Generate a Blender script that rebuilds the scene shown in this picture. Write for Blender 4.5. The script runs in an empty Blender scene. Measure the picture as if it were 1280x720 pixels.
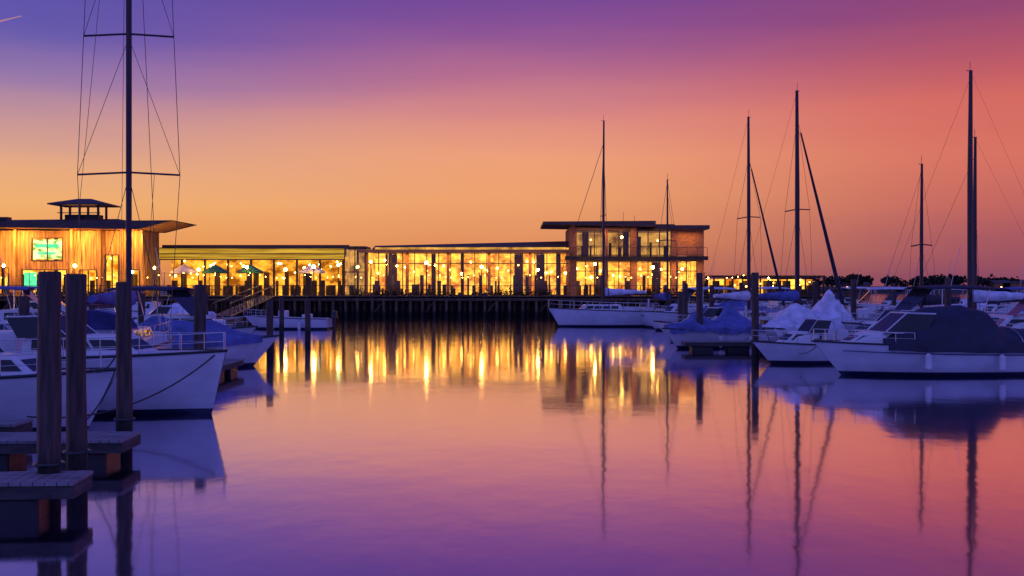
import bpy, math, random
from mathutils import Vector, noise
random.seed(7)
S = bpy.context.scene
R = math.radians

# ---------------------------------------------------------------- materials
def lin(c):
    o = []
    for v in c:
        v /= 255.0
        o.append(v/12.92 if v <= .04045 else ((v+.055)/1.055)**2.4)
    return (o[0], o[1], o[2], 1)

def base(name):
    m = bpy.data.materials.new(name); m.use_nodes = True
    nt = m.node_tree; nt.nodes.clear()
    out = nt.nodes.new('ShaderNodeOutputMaterial')
    return m, nt, out

def N(nt, t, **k):
    n = nt.nodes.new(t)
    for a, b in k.items():
        setattr(n, a, b)
    return n

def ramp(nt, stops, interp='LINEAR'):
    r = nt.nodes.new('ShaderNodeValToRGB'); cr = r.color_ramp; cr.interpolation = interp
    while len(cr.elements) > 1: cr.elements.remove(cr.elements[0])
    cr.elements[0].position = stops[0][0]; cr.elements[0].color = stops[0][1]
    for p, c in stops[1:]:
        e = cr.elements.new(p); e.color = c
    return r

def mat(name, col, rough=.5, var=.25, scale=(3, 3, 3), metal=0, bump=.1, stripe=None, wet=None, detail=5):
    m, nt, out = base(name)
    p = N(nt, 'ShaderNodeBsdfPrincipled'); nt.links.new(p.outputs[0], out.inputs[0])
    tc = N(nt, 'ShaderNodeTexCoord'); mp = N(nt, 'ShaderNodeMapping'); mp.inputs['Scale'].default_value = scale
    nt.links.new(tc.outputs['Object'], mp.inputs[0])
    no = N(nt, 'ShaderNodeTexNoise'); no.inputs['Scale'].default_value = 1; no.inputs['Detail'].default_value = detail
    nt.links.new(mp.outputs[0], no.inputs['Vector'])
    c = col
    lo = tuple(v*(1-var) for v in c)+(1,); hi = tuple(min(1, v*(1+var)) for v in c)+(1,)
    rp = ramp(nt, [(.3, lo), (.7, hi)]); nt.links.new(no.outputs['Fac'], rp.inputs[0])
    colsock = rp.outputs[0]
    if stripe or wet:
        sx = N(nt, 'ShaderNodeSeparateXYZ'); nt.links.new(tc.outputs['Object'], sx.inputs[0])
        mr = N(nt, 'ShaderNodeMapRange')
        if stripe:
            mr.inputs[1].default_value = stripe[0]; mr.inputs[2].default_value = stripe[0]+.01
            nt.links.new(sx.outputs[2], mr.inputs[0]); dark = stripe[1]+(1,)
        else:
            ad = N(nt, 'ShaderNodeMath', operation='MULTIPLY_ADD'); ad.inputs[1].default_value = .5
            nt.links.new(no.outputs['Fac'], ad.inputs[0]); nt.links.new(sx.outputs[2], ad.inputs[2])
            mr.inputs[1].default_value = wet[0]; mr.inputs[2].default_value = wet[0]+.35
            nt.links.new(ad.outputs[0], mr.inputs[0]); dark = wet[1]+(1,)
        mx = N(nt, 'ShaderNodeMixRGB'); mx.inputs[1].default_value = dark
        nt.links.new(mr.outputs[0], mx.inputs[0]); nt.links.new(colsock, mx.inputs[2]); colsock = mx.outputs[0]
    nt.links.new(colsock, p.inputs['Base Color'])
    p.inputs['Roughness'].default_value = rough; p.inputs['Metallic'].default_value = metal
    if bump:
        b = N(nt, 'ShaderNodeBump'); b.inputs['Strength'].default_value = bump; b.inputs['Distance'].default_value = .03
        nt.links.new(no.outputs['Fac'], b.inputs['Height']); nt.links.new(b.outputs[0], p.inputs['Normal'])
    return m

def emit(name, col, strength, col2=None, scale=(1, 1, 1), lo=.35, hi=.65, soft=.5):
    m, nt, out = base(name)
    e = N(nt, 'ShaderNodeEmission'); nt.links.new(e.outputs[0], out.inputs[0])
    e.inputs[1].default_value = strength
    if col2:
        tc = N(nt, 'ShaderNodeTexCoord'); mp = N(nt, 'ShaderNodeMapping'); mp.inputs['Scale'].default_value = scale
        nt.links.new(tc.outputs['Object'], mp.inputs[0])
        no = N(nt, 'ShaderNodeTexNoise'); no.inputs['Scale'].default_value = 1; no.inputs['Detail'].default_value = 4
        no.inputs['Roughness'].default_value = .65
        nt.links.new(mp.outputs[0], no.inputs['Vector'])
        rp = ramp(nt, [(lo, tuple(col)+(1,)), (hi, tuple(col2)+(1,))]); nt.links.new(no.outputs['Fac'], rp.inputs[0])
        nt.links.new(rp.outputs[0], e.inputs[0])
    else:
        e.inputs[0].default_value = tuple(col)+(1,)
    return m

M = {}
M['pile'] = mat('weathered_pile_wood', (.075, .048, .045), .8, .55, (14, 14, 1.2), bump=.9, wet=(.75, (.010, .010, .012)))
M['plank'] = mat('grey_dock_planks', (.24, .22, .24), .75, .45, (1.5, 14, 5), bump=.5)
M['plank_edge'] = mat('dark_dock_timber', (.06, .05, .05), .8, .4, (3, 3, 9), bump=.5)
M['float'] = mat('float_plastic', (.02, .02, .025), .5, .3)
M['gel'] = mat('white_gelcoat', (.60, .60, .68), .22, .12, (1.3, 1.3, 2.5), bump=.02, stripe=(.13, (.015, .02, .07)))
M['gelnavy'] = mat('navy_gelcoat', (.04, .05, .16), .2, .1, (1.3, 1.3, 2.5), bump=.02, stripe=(.12, (.2, .03, .03)))
M['deck'] = mat('deck_nonskid', (.56, .56, .62), .6, .1, (6, 6, 6), bump=.1)
M['cabin'] = mat('cabin_gelcoat', (.68, .68, .73), .3, .08, (2, 2, 2), bump=.02)
M['glass'] = mat('tinted_boat_glass', (.015, .017, .025), .06, .2, (2, 2, 2), bump=0)
M['rail'] = mat('stainless_rail', (.6, .6, .62), .25, .1, (5, 5, 5), metal=1, bump=0)
M['mast'] = mat('anodised_mast', (.045, .032, .042), .45, .15, (6, 6, .6), metal=.2, bump=.02)
M['wire'] = mat('rigging_wire', (.04, .03, .045), .5, .1, (5, 5, 5), bump=0)
M['rope'] = mat('mooring_rope', (.05, .045, .05), .9, .3, (60, 60, 60), bump=.4)
M['rub'] = mat('rubber_rubrail', (.02, .02, .03), .5, .2)
M['fender'] = mat('fender_vinyl', (.65, .65, .7), .4, .1)
M['tarpw'] = mat('pale_boat_cover', (.66, .66, .80), .7, .28, (2.6, 2.6, 2.6), bump=.9)
M['tarpb'] = mat('blue_boat_cover', (.10, .13, .36), .75, .35, (2.2, 2.2, 2.2), bump=.6)
M['tarpk'] = mat('dark_navy_canvas', (.016, .018, .045), .6, .4, (2.5, 2.5, 2.5), bump=.6)
M['motor'] = mat('outboard_cowl', (.03, .03, .035), .25, .2)
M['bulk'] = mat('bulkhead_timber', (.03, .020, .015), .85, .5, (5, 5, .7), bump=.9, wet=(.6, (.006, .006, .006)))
M['pier'] = mat('pier_pile_timber', (.13, .075, .045), .85, .5, (5, 5, .9), bump=.9, wet=(.7, (.014, .012, .010)))
M['conc'] = mat('promenade_concrete', (.17, .15, .14), .85, .25, (1, 1, 1), bump=.2)
M['roof'] = mat('brown_metal_roof', (.075, .045, .042), .55, .25, (.6, 3, 3), bump=.15)
M['soffit'] = mat('cedar_soffit', (.34, .15, .06), .6, .3, (.5, 8, 2), bump=.2)
M['frame'] = mat('dark_steel_frame', (.030, .018, .012), .45, .2, (3, 3, 3), bump=.05)
M['brick'] = mat('terracotta_panel', (.36, .15, .07), .8, .3, (3, 3, 6), bump=.4)
M['floor'] = mat('interior_floor', (.20, .10, .03), .5, .3)
M['furn'] = mat('dark_furniture', (.05, .025, .012), .6, .3)
M['green'] = mat('green_canvas', (.03, .16, .07), .8, .2)
M['white'] = mat('white_canvas', (.60, .52, .42), .8, .1)
M['leaf'] = mat('dusk_foliage', (.035, .04, .025), .9, .5, (.4, .4, .4), bump=.3)
M['sea'] = mat('seabed_mud', (.04, .04, .04), .9, .3, (.2, .2, .2))
M['shore'] = mat('far_shore_ground', (.05, .05, .04), .9, .3, (.02, .02, .02))
M['warm'] = emit('emissive_interior_wall', (.36, .085, .003), 2.5, (1.0, .50, .05), (.8, .8, 1.1), .38, .62)  # walls emit: lamplight on them is put into the mottled colour
M['warm2'] = emit('emissive_patio_wall', (.18, .045, .003), 2.0, (1.0, .40, .03), (.6, .6, .9), .38, .64)  # wall glows by itself, standing in for lamplight falling on it
M['dimglow'] = emit('dim_room_glow', (.14, .05, .010), 1.3, (.85, .42, .07), (.5, .5, .7), .35, .65)  # room light put into emission, for clerestory, lobby walls and upper room walls
M['band'] = emit('emissive_fascia', (.22, .085, .006), 1.1, (.80, .48, .05), (.12, 1, 5), .35, .7)  # fascia glows itself; its bright streaks are put into the emission colour
M['sign'] = emit('neon_sign', (.12, .30, .04), 2.0, (1.0, .85, .35), (1.6, 1.6, 2.4), .42, .58)
M['bulb'] = emit('warm_bulb', (1.0, .46, .08), 40)
M['lamp'] = emit('lamp_globe', (1.0, .50, .10), 130)
M['gbulb'] = emit('green_bulb', (.20, 1.0, .40), 20)
M['farlight'] = emit('far_bulb', (1.0, .45, .15), 5)
M['teal'] = emit('teal_lit_panel', (.02, .55, .22), 1.6, (.15, .9, .35), (1, 1, 1))

def siding():
    m, nt, out = base('vertical_cedar_siding')
    p = N(nt, 'ShaderNodeBsdfPrincipled'); nt.links.new(p.outputs[0], out.inputs[0])
    tc = N(nt, 'ShaderNodeTexCoord')
    w = N(nt, 'ShaderNodeTexWave'); w.wave_type = 'BANDS'; w.bands_direction = 'X'; w.inputs['Scale'].default_value = 1.1
    w.inputs['Distortion'].default_value = .0
    mp = N(nt, 'ShaderNodeMapping'); mp.inputs['Scale'].default_value = (2.2, 2, .25)
    nt.links.new(tc.outputs['Object'], w.inputs[0]); nt.links.new(tc.outputs['Object'], mp.inputs[0])
    no = N(nt, 'ShaderNodeTexNoise'); no.inputs['Scale'].default_value = 2; no.inputs['Detail'].default_value = 6
    nt.links.new(mp.outputs[0], no.inputs[0])
    rp = ramp(nt, [(.3, (.16, .06, .014, 1)), (.7, (.55, .29, .08, 1))]); nt.links.new(no.outputs[0], rp.inputs[0])
    r2 = ramp(nt, [(.0, (.3, .3, .3, 1)), (.12, (1, 1, 1, 1))]); nt.links.new(w.outputs[1], r2.inputs[0])
    mx = N(nt, 'ShaderNodeMixRGB', blend_type='MULTIPLY'); mx.inputs[0].default_value = 1
    nt.links.new(rp.outputs[0], mx.inputs[1]); nt.links.new(r2.outputs[0], mx.inputs[2])
    nt.links.new(mx.outputs[0], p.inputs['Base Color']); p.inputs['Roughness'].default_value = .7
    return m
M['siding'] = siding()

def pane():
    m, nt, out = base('window_glass')
    t = N(nt, 'ShaderNodeBsdfTransparent'); t.inputs[0].default_value = (.92, .9, .82, 1)
    g = N(nt, 'ShaderNodeBsdfGlossy'); g.inputs['Roughness'].default_value = .03
    mx = N(nt, 'ShaderNodeMixShader'); mx.inputs[0].default_value = .06
    nt.links.new(t.outputs[0], mx.inputs[1]); nt.links.new(g.outputs[0], mx.inputs[2]); nt.links.new(mx.outputs[0], out.inputs[0])
    return m
M['pane'] = pane()

def water_mat():
    m, nt, out = base('harbour_water')
    tc = N(nt, 'ShaderNodeTexCoord')
    def nz(sc, d):
        mp = N(nt, 'ShaderNodeMapping'); mp.inputs['Scale'].default_value = sc
        nt.links.new(tc.outputs['Object'], mp.inputs[0])
        no = N(nt, 'ShaderNodeTexNoise'); no.inputs['Scale'].default_value = 1; no.inputs['Detail'].default_value = d
        nt.links.new(mp.outputs[0], no.inputs[0]); return no
    a = nz((.35, .22, 1), 2); b = nz((1.8, 1.1, 1), 2)
    b1 = N(nt, 'ShaderNodeBump'); b1.inputs['Strength'].default_value = 1; b1.inputs['Distance'].default_value = .009
    nt.links.new(a.outputs[0], b1.inputs['Height'])
    b2 = N(nt, 'ShaderNodeBump'); b2.inputs['Strength'].default_value = 1; b2.inputs['Distance'].default_value = .0026
    nt.links.new(b.outputs[0], b2.inputs['Height']); nt.links.new(b1.outputs[0], b2.inputs['Normal'])
    g = N(nt, 'ShaderNodeBsdfGlossy'); g.inputs['Color'].default_value = (.87, .82, .93, 1); g.inputs['Roughness'].default_value = .07
    nt.links.new(b2.outputs[0], g.inputs['Normal'])
    d = N(nt, 'ShaderNodeBsdfDiffuse'); d.inputs[0].default_value = (.02, .022, .05, 1)
    fr = N(nt, 'ShaderNodeFresnel'); fr.inputs[0].default_value = 2.0
    mr = N(nt, 'ShaderNodeMapRange'); mr.inputs[1].default_value = 0; mr.inputs[2].default_value = .5
    mr.inputs[3].default_value = .45; mr.inputs[4].default_value = .98
    nt.links.new(fr.outputs[0], mr.inputs[0])
    mx = N(nt, 'ShaderNodeMixShader'); nt.links.new(mr.outputs[0], mx.inputs[0])
    nt.links.new(d.outputs[0], mx.inputs[1]); nt.links.new(g.outputs[0], mx.inputs[2]); nt.links.new(mx.outputs[0], out.inputs[0])
    return m
M['water'] = water_mat()

# ---------------------------------------------------------------- mesh helpers
def top(name, loc=(0, 0, 0), rz=0, rx=0):
    e = bpy.data.objects.new(name, None); e.location = loc; e.rotation_euler = (rx, 0, rz)
    e.empty_display_size = .3
    S.collection.objects.link(e); return e

class P:
    def __init__(s): s.v = []; s.f = []
    def add(s, vs, fs):
        o = len(s.v); s.v += [tuple(v) for v in vs]; s.f += [tuple(i+o for i in f) for f in fs]
    def hexa(s, p):
        s.add(p, [(3, 2, 1, 0), (4, 5, 6, 7), (0, 1, 5, 4), (1, 2, 6, 5), (2, 3, 7, 6), (3, 0, 4, 7)])
    def box(s, x0, x1, y0, y1, z0, z1):
        s.hexa([(x0, y0, z0), (x1, y0, z0), (x1, y1, z0), (x0, y1, z0), (x0, y0, z1), (x1, y0, z1), (x1, y1, z1), (x0, y1, z1)])
    def quad(s, a, b, c, d): s.add([a, b, c, d], [(0, 1, 2, 3)])
    def tube(s, pts, r, n=6, caps=True):
        pts = [Vector(p) for p in pts]; rs = r if isinstance(r, (list, tuple)) else [r]*len(pts)
        o = len(s.v)
        for i, p in enumerate(pts):
            a = pts[max(i-1, 0)]; b = pts[min(i+1, len(pts)-1)]; d = (b-a)
            if d.length < 1e-9: d = Vector((0, 0, 1))
            d.normalize()
            u = d.cross(Vector((0, 0, 1)))
            if u.length < .05: u = d.cross(Vector((0, 1, 0)))
            u.normalize(); w = d.cross(u)
            for k in range(n):
                t = 2*math.pi*k/n
                s.v.append(tuple(p+u*math.cos(t)*rs[i]+w*math.sin(t)*rs[i]))
        for i in range(len(pts)-1):
            for k in range(n):
                s.f.append((o+i*n+k, o+i*n+(k+1) % n, o+(i+1)*n+(k+1) % n, o+(i+1)*n+k))
        if caps:
            s.f.append(tuple(o+k for k in range(n))[::-1]); e = o+(len(pts)-1)*n
            s.f.append(tuple(e+k for k in range(n)))
    def ball(s, c, r, nu=8, nv=5):
        o = len(s.v); c = Vector(c)
        s.v.append(tuple(c+Vector((0, 0, r))))
        for i in range(1, nv):
            t = math.pi*i/nv
            for k in range(nu):
                a = 2*math.pi*k/nu
                s.v.append((c.x+r*math.sin(t)*math.cos(a), c.y+r*math.sin(t)*math.sin(a), c.z+r*math.cos(t)))
        s.v.append(tuple(c-Vector((0, 0, r)))); e = len(s.v)-1
        for k in range(nu):
            s.f.append((o, o+1+k, o+1+(k+1) % nu)); s.f.append((e, e-nu+(k+1) % nu, e-nu+k))
        for i in range(nv-2):
            for k in range(nu):
                a = o+1+i*nu
                s.f.append((a+k, a+nu+k, a+nu+(k+1) % nu, a+(k+1) % nu))
    def done(s, name, m, parent, smooth=False, bevel=0):
        if not s.v: return None
        me = bpy.data.meshes.new(name); me.from_pydata(s.v, [], s.f); me.validate(); me.update()
        me.materials.append(M[m] if isinstance(m, str) else m)
        if smooth:
            me.polygons.foreach_set('use_smooth', [True]*len(me.polygons))
        ob = bpy.data.objects.new(name, me); S.collection.objects.link(ob); ob.parent = parent
        if bevel:
            b = ob.modifiers.new('bevel', 'BEVEL'); b.width = bevel; b.segments = 2; b.limit_method = 'ANGLE'
        if smooth:
            md = ob.modifiers.new('es', 'EDGE_SPLIT'); md.split_angle = R(42)
        return ob

def sag(a, b, drop, n=10):
    a = Vector(a); b = Vector(b)
    return [a.lerp(b, i/n)-Vector((0, 0, drop*4*(i/n)*(1-i/n))) for i in range(n+1)]

# ---------------------------------------------------------------- boats
class Hull:
    def __init__(s, L, B, fs, fb, draft=.35, transom=.82, rake=.13, bowpow=2.3, flare=.9):
        s.__dict__.update(locals())
    def half(s, t):
        if t < .42: return s.B/2*(s.transom+(1-s.transom)*math.sin(t/.42*math.pi/2))
        return max(.02, s.B/2*(1-((t-.42)/.58)**s.bowpow))
    def sheer(s, t): return s.fs+(s.fb-s.fs)*t**1.8
    def x(s, t): return (t-.5)*s.L
    def edge(s, t, side=1, dz=0, k=1.0): return Vector((s.x(t), side*s.half(t)*k, s.sheer(t)+dz))
    def build(s, parent, m='gel', deckm='deck'):
        n = 30; K = 9; p = P(); rows = []
        for i in range(n+1):
            t = i/n; b = s.half(t); zs = s.sheer(t); d = s.draft*(1-t**4)
            row = []
            for k in range(K+1):
                th = k/K*math.pi/2
                yy = b*math.sin(th)**(.62+s.flare*t**3)
                z = -d+(zs+d)*(1-math.cos(th)) ** (.85)
                xx = s.x(t)-s.rake*s.L*t**5*(1-max(z, -.2)/zs) if zs else s.x(t)
                row.append((xx, yy, z))
            rows.append(row)
        for row in rows:
            full = [(x, -y, z) for x, y, z in reversed(row[1:])]+row
            p.v += full
        W = 2*K+1
        for i in range(n):
            for k in range(W-1):
                p.f.append((i*W+k, (i+1)*W+k, (i+1)*W+k+1, i*W+k+1))
        p.f.append(tuple(range(W)))
        p.done('hull', m, parent, True)
        q = P()
        for i in range(n+1):
            t = i/n; b = s.half(t)*.985; z = s.sheer(t)-.015
            q.v += [(s.x(t), -b, z), (s.x(t), 0, z+.05*min(1, b)), (s.x(t), b, z)]
        for i in range(n):
            a = 3*i; q.f += [(a, a+3, a+4, a+1), (a+1, a+4, a+5, a+2)]
        q.done('deck', deckm, parent, True)
        r = P()
        for sd in (-1, 1):
            r.tube([s.edge(i/n, sd, -.01, 1.01) for i in range(n+1)], .035)
        r.done('rub_rail', 'rub', parent, True)

def trunk(parent, x0, x1, w0, w1, z0, z1, tf=.35, ta=.1, side=.12, name='cabin', win=(.35, .8), m='cabin', nwin=3):
    def rect(f, g=0):
        xa = x0+ta*f; xf = x1-tf*f; wa = w0/2-side*f; wf = w1/2-side*f; z = z0+(z1-z0)*f
        return [(xa-g, -wa-g, z), (xf+g, -wf-g, z), (xf+g, wf+g, z), (xa-g, wa+g, z)]
    p = P(); p.hexa(rect(0)+rect(1)); p.done(name, m, parent, bevel=.04)
    if win:
        q = P()
        for sd in (0, 1):
            for j in range(nwin):
                u0 = .08+.84*j/nwin+.015; u1 = .08+.84*(j+1)/nwin-.015
                c = []
                for f in win:
                    r = rect(f, .012); a, b = (Vector(r[0]), Vector(r[1])) if sd == 0 else (Vector(r[3]), Vector(r[2]))
                    c += [a.lerp(b, u0), a.lerp(b, u1)]
                q.quad(c[0], c[1], c[3], c[2])
        r0, r1 = rect(win[0], .012), rect(win[1], .012)
        for u0, u1 in ((.06, .49), (.51, .94)):
            a, b = Vector(r0[1]), Vector(r0[2]); c, d = Vector(r1[1]), Vector(r1[2])
            q.quad(a.lerp(b, u0), a.lerp(b, u1), c.lerp(d, u1), c.lerp(d, u0))
        q.done(name+'_windows', 'glass', parent)

def rails(parent, h, t0=.05, t1=1.0, hgt=.55, n=9, r=.013):
    p = P()
    for sd in (-1, 1):
        pts = []
        for i in range(n+1):
            t = t0+(t1-t0)*i/n; tt = min(t, .995)
            a = h.edge(tt, sd, 0, .94); b = a+Vector((0, 0, hgt)); pts.append(b)
            p.tube([a, b], r)
        p.tube(pts, r*.8); p.tube([q-Vector((0, 0, hgt*.5)) for q in pts], r*.6)
    p.done('guard_rails', 'rail', parent, True)

def fenders(parent, h, ts, side=-1):
    p = P(); q = P()
    for t in ts:
        a = h.edge(t, side, 0, 1.03); a.y += side*.1
        z = a.z-.25
        p.tube([(a.x, a.y, z), (a.x, a.y, z-.07), (a.x, a.y, z-.5), (a.x, a.y, z-.57)], [.03, .11, .11, .03], 10)
        q.tube([(a.x, a.y, z), (a.x, a.y-side*.12, a.z+.1)], .01)
    p.done('fenders', 'fender', parent, True); q.done('fender_lines', 'rope', parent)

def tarp(parent, h, t0, t1, ridge, m, seed=0, name='canvas_cover', skirt=.22, sup=3, amp=.09):
    p = P(); n = 44; K = 18
    for i in range(n+1):
        u = i/n; t = t0+(t1-t0)*u; b = h.half(min(t, .99))*1.04+.02; zs = h.sheer(t)
        rz = ridge[0][1]
        for (ua, za), (ub, zb) in zip(ridge, ridge[1:]):
            if ua <= u <= ub: rz = za+(zb-za)*((u-ua)/(ub-ua))
        if sup: rz -= .10*abs(math.sin(u*math.pi*sup))
        for k in range(K+1):
            w = -1+2*k/K; aw = abs(w)
            if aw > .9:
                yy = math.copysign(b, w); z = zs-skirt*((aw-.9)/.1)
            else:
                c = aw/.9; yy = math.copysign(b*c, w); z = rz+(zs-rz)*c**(1.35 if sup else 2.2)
            nn = noise.noise(Vector((t*h.L*1.1+seed*9, yy*1.3, z*1.4)))+.6*(1-2*abs(noise.noise(Vector((t*h.L*2.4+seed, yy*2.4, z*2+5)))))
            p.v.append((h.x(t), yy*(1+.05*nn), z+nn*amp))
    W = K+1
    for i in range(n):
        for k in range(K):
            p.f.append((i*W+k, (i+1)*W+k, (i+1)*W+k+1, i*W+k+1))
    p.f.append(tuple(range(W))); p.f.append(tuple(n*W+k for k in range(W)))
    p.done(name, m, parent, True)

def outboard(parent, h):
    x = h.x(0); p = P()
    p.hexa([(x-.55, -.17, .75), (x-.1, -.2, .75), (x-.1, .2, .75), (x-.55, .17, .75), (x-.5, -.13, 1.25), (x-.15, -.16, 1.3), (x-.15, .16, 1.3), (x-.5, .13, 1.25)])
    p.hexa([(x-.38, -.05, -.2), (x-.2, -.05, -.2), (x-.2, .05, -.2), (x-.38, .05, -.2), (x-.42, -.09, .75), (x-.16, -.09, .75), (x-.16, .09, .75), (x-.42, .09, .75)])
    p.done('outboard_motor', 'motor', parent, bevel=.03)

def sailboat(loc, hd, L, B, fs, fb, mz, mx=.6, name='sailboat', mr=.1, spread=(.45, .72), sw=1.0, fstay=.97, furl=True,
             furlr=.07, boom=True, covm='tarpb', hullm='gel', wr=.014, detail=True, boomtilt=0, back=True):
    e = top(name, (loc[0], loc[1], 0), R(hd)); h = Hull(L, B, fs, fb, .3, .72, .10, 2.0, .5); h.build(e, hullm)
    dz = fs+.02
    trunk(e, -L*.14, L*.24, B*.58, B*.38, dz, dz+.48, .5, .1, .12, nwin=4)
    c = P()
    for sd in (-1, 1): c.box(-L*.42, -L*.15, sd*B*.27-.05, sd*B*.27+.05, dz, dz+.26)
    c.box(-L*.40, -L*.385, -.02, .02, dz, dz+.9); c.done('cockpit_coaming', 'cabin', e, bevel=.02)
    m = P(); m.tube([(mx, 0, dz), (mx, 0, mz*.6), (mx-.03, 0, mz)], [mr, mr, mr*.65], 8)
    hs = [dz+(mz-dz)*f for f in spread]
    for k, z in enumerate(hs):
        m.tube([(mx, -sw*(1-.12*k), z-.0), (mx, 0, z+.08), (mx, sw*(1-.12*k), z)], .035)
    m.box(mx-.12, mx+.18, -.015, .015, mz, mz+.03); m.tube([(mx, 0, mz), (mx, 0, mz+.45)], .012)
    m.done('mast', 'mast', e, True)
    w = P(); bow = Vector((h.x(.985), 0, h.sheer(.985)+.05)); ft = Vector((mx, 0, dz+(mz-dz)*fstay))
    st = Vector((h.x(0.01), 0, fs+.05))
    if back: w.tube([st, (mx, 0, mz)], wr*.7)
    w.tube([bow, ft], wr)
    for sd in (-1, 1):
        ch = Vector((mx-.15, sd*min(B*.47, h.half(.5+mx/L)*.95), dz)); prev = ch
        for k, z in enumerate(hs):
            tip = Vector((mx, sd*sw*(1-.12*k), z)); w.tube([prev, tip], wr)
            if k: w.tube([prev, (mx, 0, z-.05)], wr*.8)
            prev = tip
        w.tube([prev, ft if fstay < .9 else (mx, 0, mz-.1)], wr)
        w.tube([ch, (mx, 0, hs[0]-.05)], wr)
    if detail:
        w.tube([(mx+.3, .35, dz), (mx, .06, mz-1)], wr*.7); w.tube([(mx-.3, -.5, dz), (mx, -sw*.5, hs[0])], wr*.7)
    w.done('rigging', 'wire', e)
    if furl:
        f = P(); d = ft-bow; f.tube([bow+d*.04, bow+d*.3, bow+d*.93], [furlr*1.2, furlr*1.1, furlr*.45], 8); f.done('furled_jib', 'tarpk', e, True)
    if boom:
        bl = L*.40; bz = dz+1.15
        b = P(); b.tube([(mx-.1, 0, bz), (mx-bl, 0, bz+.1+boomtilt)], .06, 8); b.done('boom', 'mast', e, True)
        s = P(); pts = []; rs = []
        for i in range(13):
            u = i/12; pts.append((mx-.12-(bl-.3)*u, .02*math.sin(i*2.1), bz+.16+(.1+boomtilt)*u+.10*(1-u)+.015*math.sin(i*3.)))
            rs.append(.21*(1-u)+.10+.015*math.sin(i*1.7))
        s.tube(pts, rs, 10); s.done('sail_cover', covm, e, True)
    rails(e, h, .05, 1.0, .58, 9, .012 if detail else .018)
    return e, h

def motorboat(loc, hd, L, B, fs, fb, name='motorboat', style='cuddy', cov='tarpk', hullm='gel', seed=0, ridge=None, t0=.02, t1=.8, fend=True, amp=.07, sup=3, rake=.15, bowpow=2.6, motor=True):
    e = top(name, (loc[0], loc[1], 0), R(hd)); h = Hull(L, B, fs, fb, .35, .88, rake, bowpow, 1.1); h.build(e, hullm)
    dz = fs
    if style == 'cuddy':
        trunk(e, -L*.02, L*.30, B*.62, B*.36, dz+.05, dz+.55, .7, .05, .14, nwin=3)
        g = P()
        a = [(-L*.02, -B*.33, dz+.5), (L*.10, -B*.22, dz+.52), (L*.10, B*.22, dz+.52), (-L*.02, B*.33, dz+.5)]
        b = [(-L*.06, -B*.30, dz+.98), (L*.03, -B*.20, dz+1.0), (L*.03, B*.20, dz+1.0), (-L*.06, B*.30, dz+.98)]
        for i in range(3): g.quad(a[i], a[i+1], b[i+1], b[i])
        g.done('windshield', 'glass', e)
        f = P(); f.tube(b, .025); f.tube([a[1], b[1]], .018); f.tube([a[2], b[2]], .018); f.done('windshield_frame', 'rail', e)
        c = P(); c.box(-L*.44, -L*.30, -B*.36, B*.36, dz-.02, dz+.28); c.box(-L*.2, -L*.12, -B*.28, -B*.10, dz, dz+.6); c.box(-L*.2, -L*.12, B*.10, B*.28, dz, dz+.6)
        c.done('seats', 'cabin', e, bevel=.04)
    if style == 'bimini' or style == 'hardtop':
        trunk(e, -L*.12, L*.28, B*.66, B*.4, dz, dz+.75, .8, .05, .15, nwin=3)
        g = P(); z0 = dz+.8; z1 = dz+1.75
        for sx in (-L*.30, -L*.02):
            for sd in (-1, 1): g.tube([(sx*.8, sd*B*.36, dz), (sx, sd*B*.34, z1)], .022)
        g.done('top_frame', 'rail', e)
        b = P(); n = 8
        for i in range(n+1):
            u = i/n; x = -L*.34+L*.40*u
            for k in range(7):
                w = -1+2*k/6; b.v.append((x, w*B*.37, z1+.12*(1-w*w)+.05*math.sin(u*math.pi)))
        for i in range(n):
            for k in range(6): a = i*7+k; b.f.append((a, a+7, a+8, a+1))
        ob = b.done('bimini_top', cov, e, True); so = ob.modifiers.new('s', 'SOLIDIFY'); so.thickness = .05
        w = P()
        w.quad((L*.16, -B*.24, dz+.7), (L*.16, B*.24, dz+.7), (L*.02, B*.3, z1), (L*.02, -B*.3, z1)); w.done('windscreen', 'glass', e)
        an = P(); an.tube([(-L*.1, B*.2, z1+.1), (-L*.16, B*.2, z1+1.9)], .012); an.done('antenna', 'rail', e)
    if style == 'cover' or ridge:
        tarp(e, h, t0, t1, ridge or [(0, fs+.5), (.45, fs+1.1), (1, fs+.3)], cov, seed, amp=amp, sup=sup)
    if style in ('cuddy', 'bimini'): rails(e, h, .45, 1.0, .42, 6)
    elif t1 < .9: rails(e, h, t1-.1, 1.0, .4, 5)
    if motor: outboard(e, h)
    if fend:
        fenders(e, h, (.3, .6), -1); fenders(e, h, (.3, .6), 1)
    return e, h

# ---- near-left
e, h = motorboat((-11.15, 27.0), -9, 9.0, 3.1, 1.3, 1.50, 'motor_yacht', 'cuddy', rake=.04, bowpow=3.2, motor=False)
x = P(); x.tube([(h.x(.2), -1.2, 1.3), (h.x(.2), -1.1, 2.5), (h.x(.2), 1.1, 2.5), (h.x(.2), 1.2, 1.3)], .03)
x.done('radar_arch', 'cabin', e, True)
motorboat((-11.6, 23.5), -9, 7.2, 2.6, 1.05, 1.32, 'cabin_cruiser', 'cuddy', rake=.10, bowpow=2.8)
e, h = sailboat((-12.25, 34.9), 93, 9.8, 3.1, 1.2, 1.45, 22, 1.1, 'sailing_yacht', .095, (.258, .472, .69, .88), 1.62, .98, False, boom=True, covm='tarpb', wr=.011, back=True)
d = P(); n = 8
for i in range(n+1):
    u = i/n; xx = -1.2-1.7*u
    for k in range(9):
        w = -1+k/4; d.v.append((xx, w*.95, 1.7+.62*math.sin(min(1, u*1.6)*math.pi/2)*(1-.35*w*w)))
for i in range(n):
    for k in range(8): a = i*9+k; d.f.append((a, a+9, a+10, a+1))
d.done('spray_hood', 'tarpb', e, True)
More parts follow.
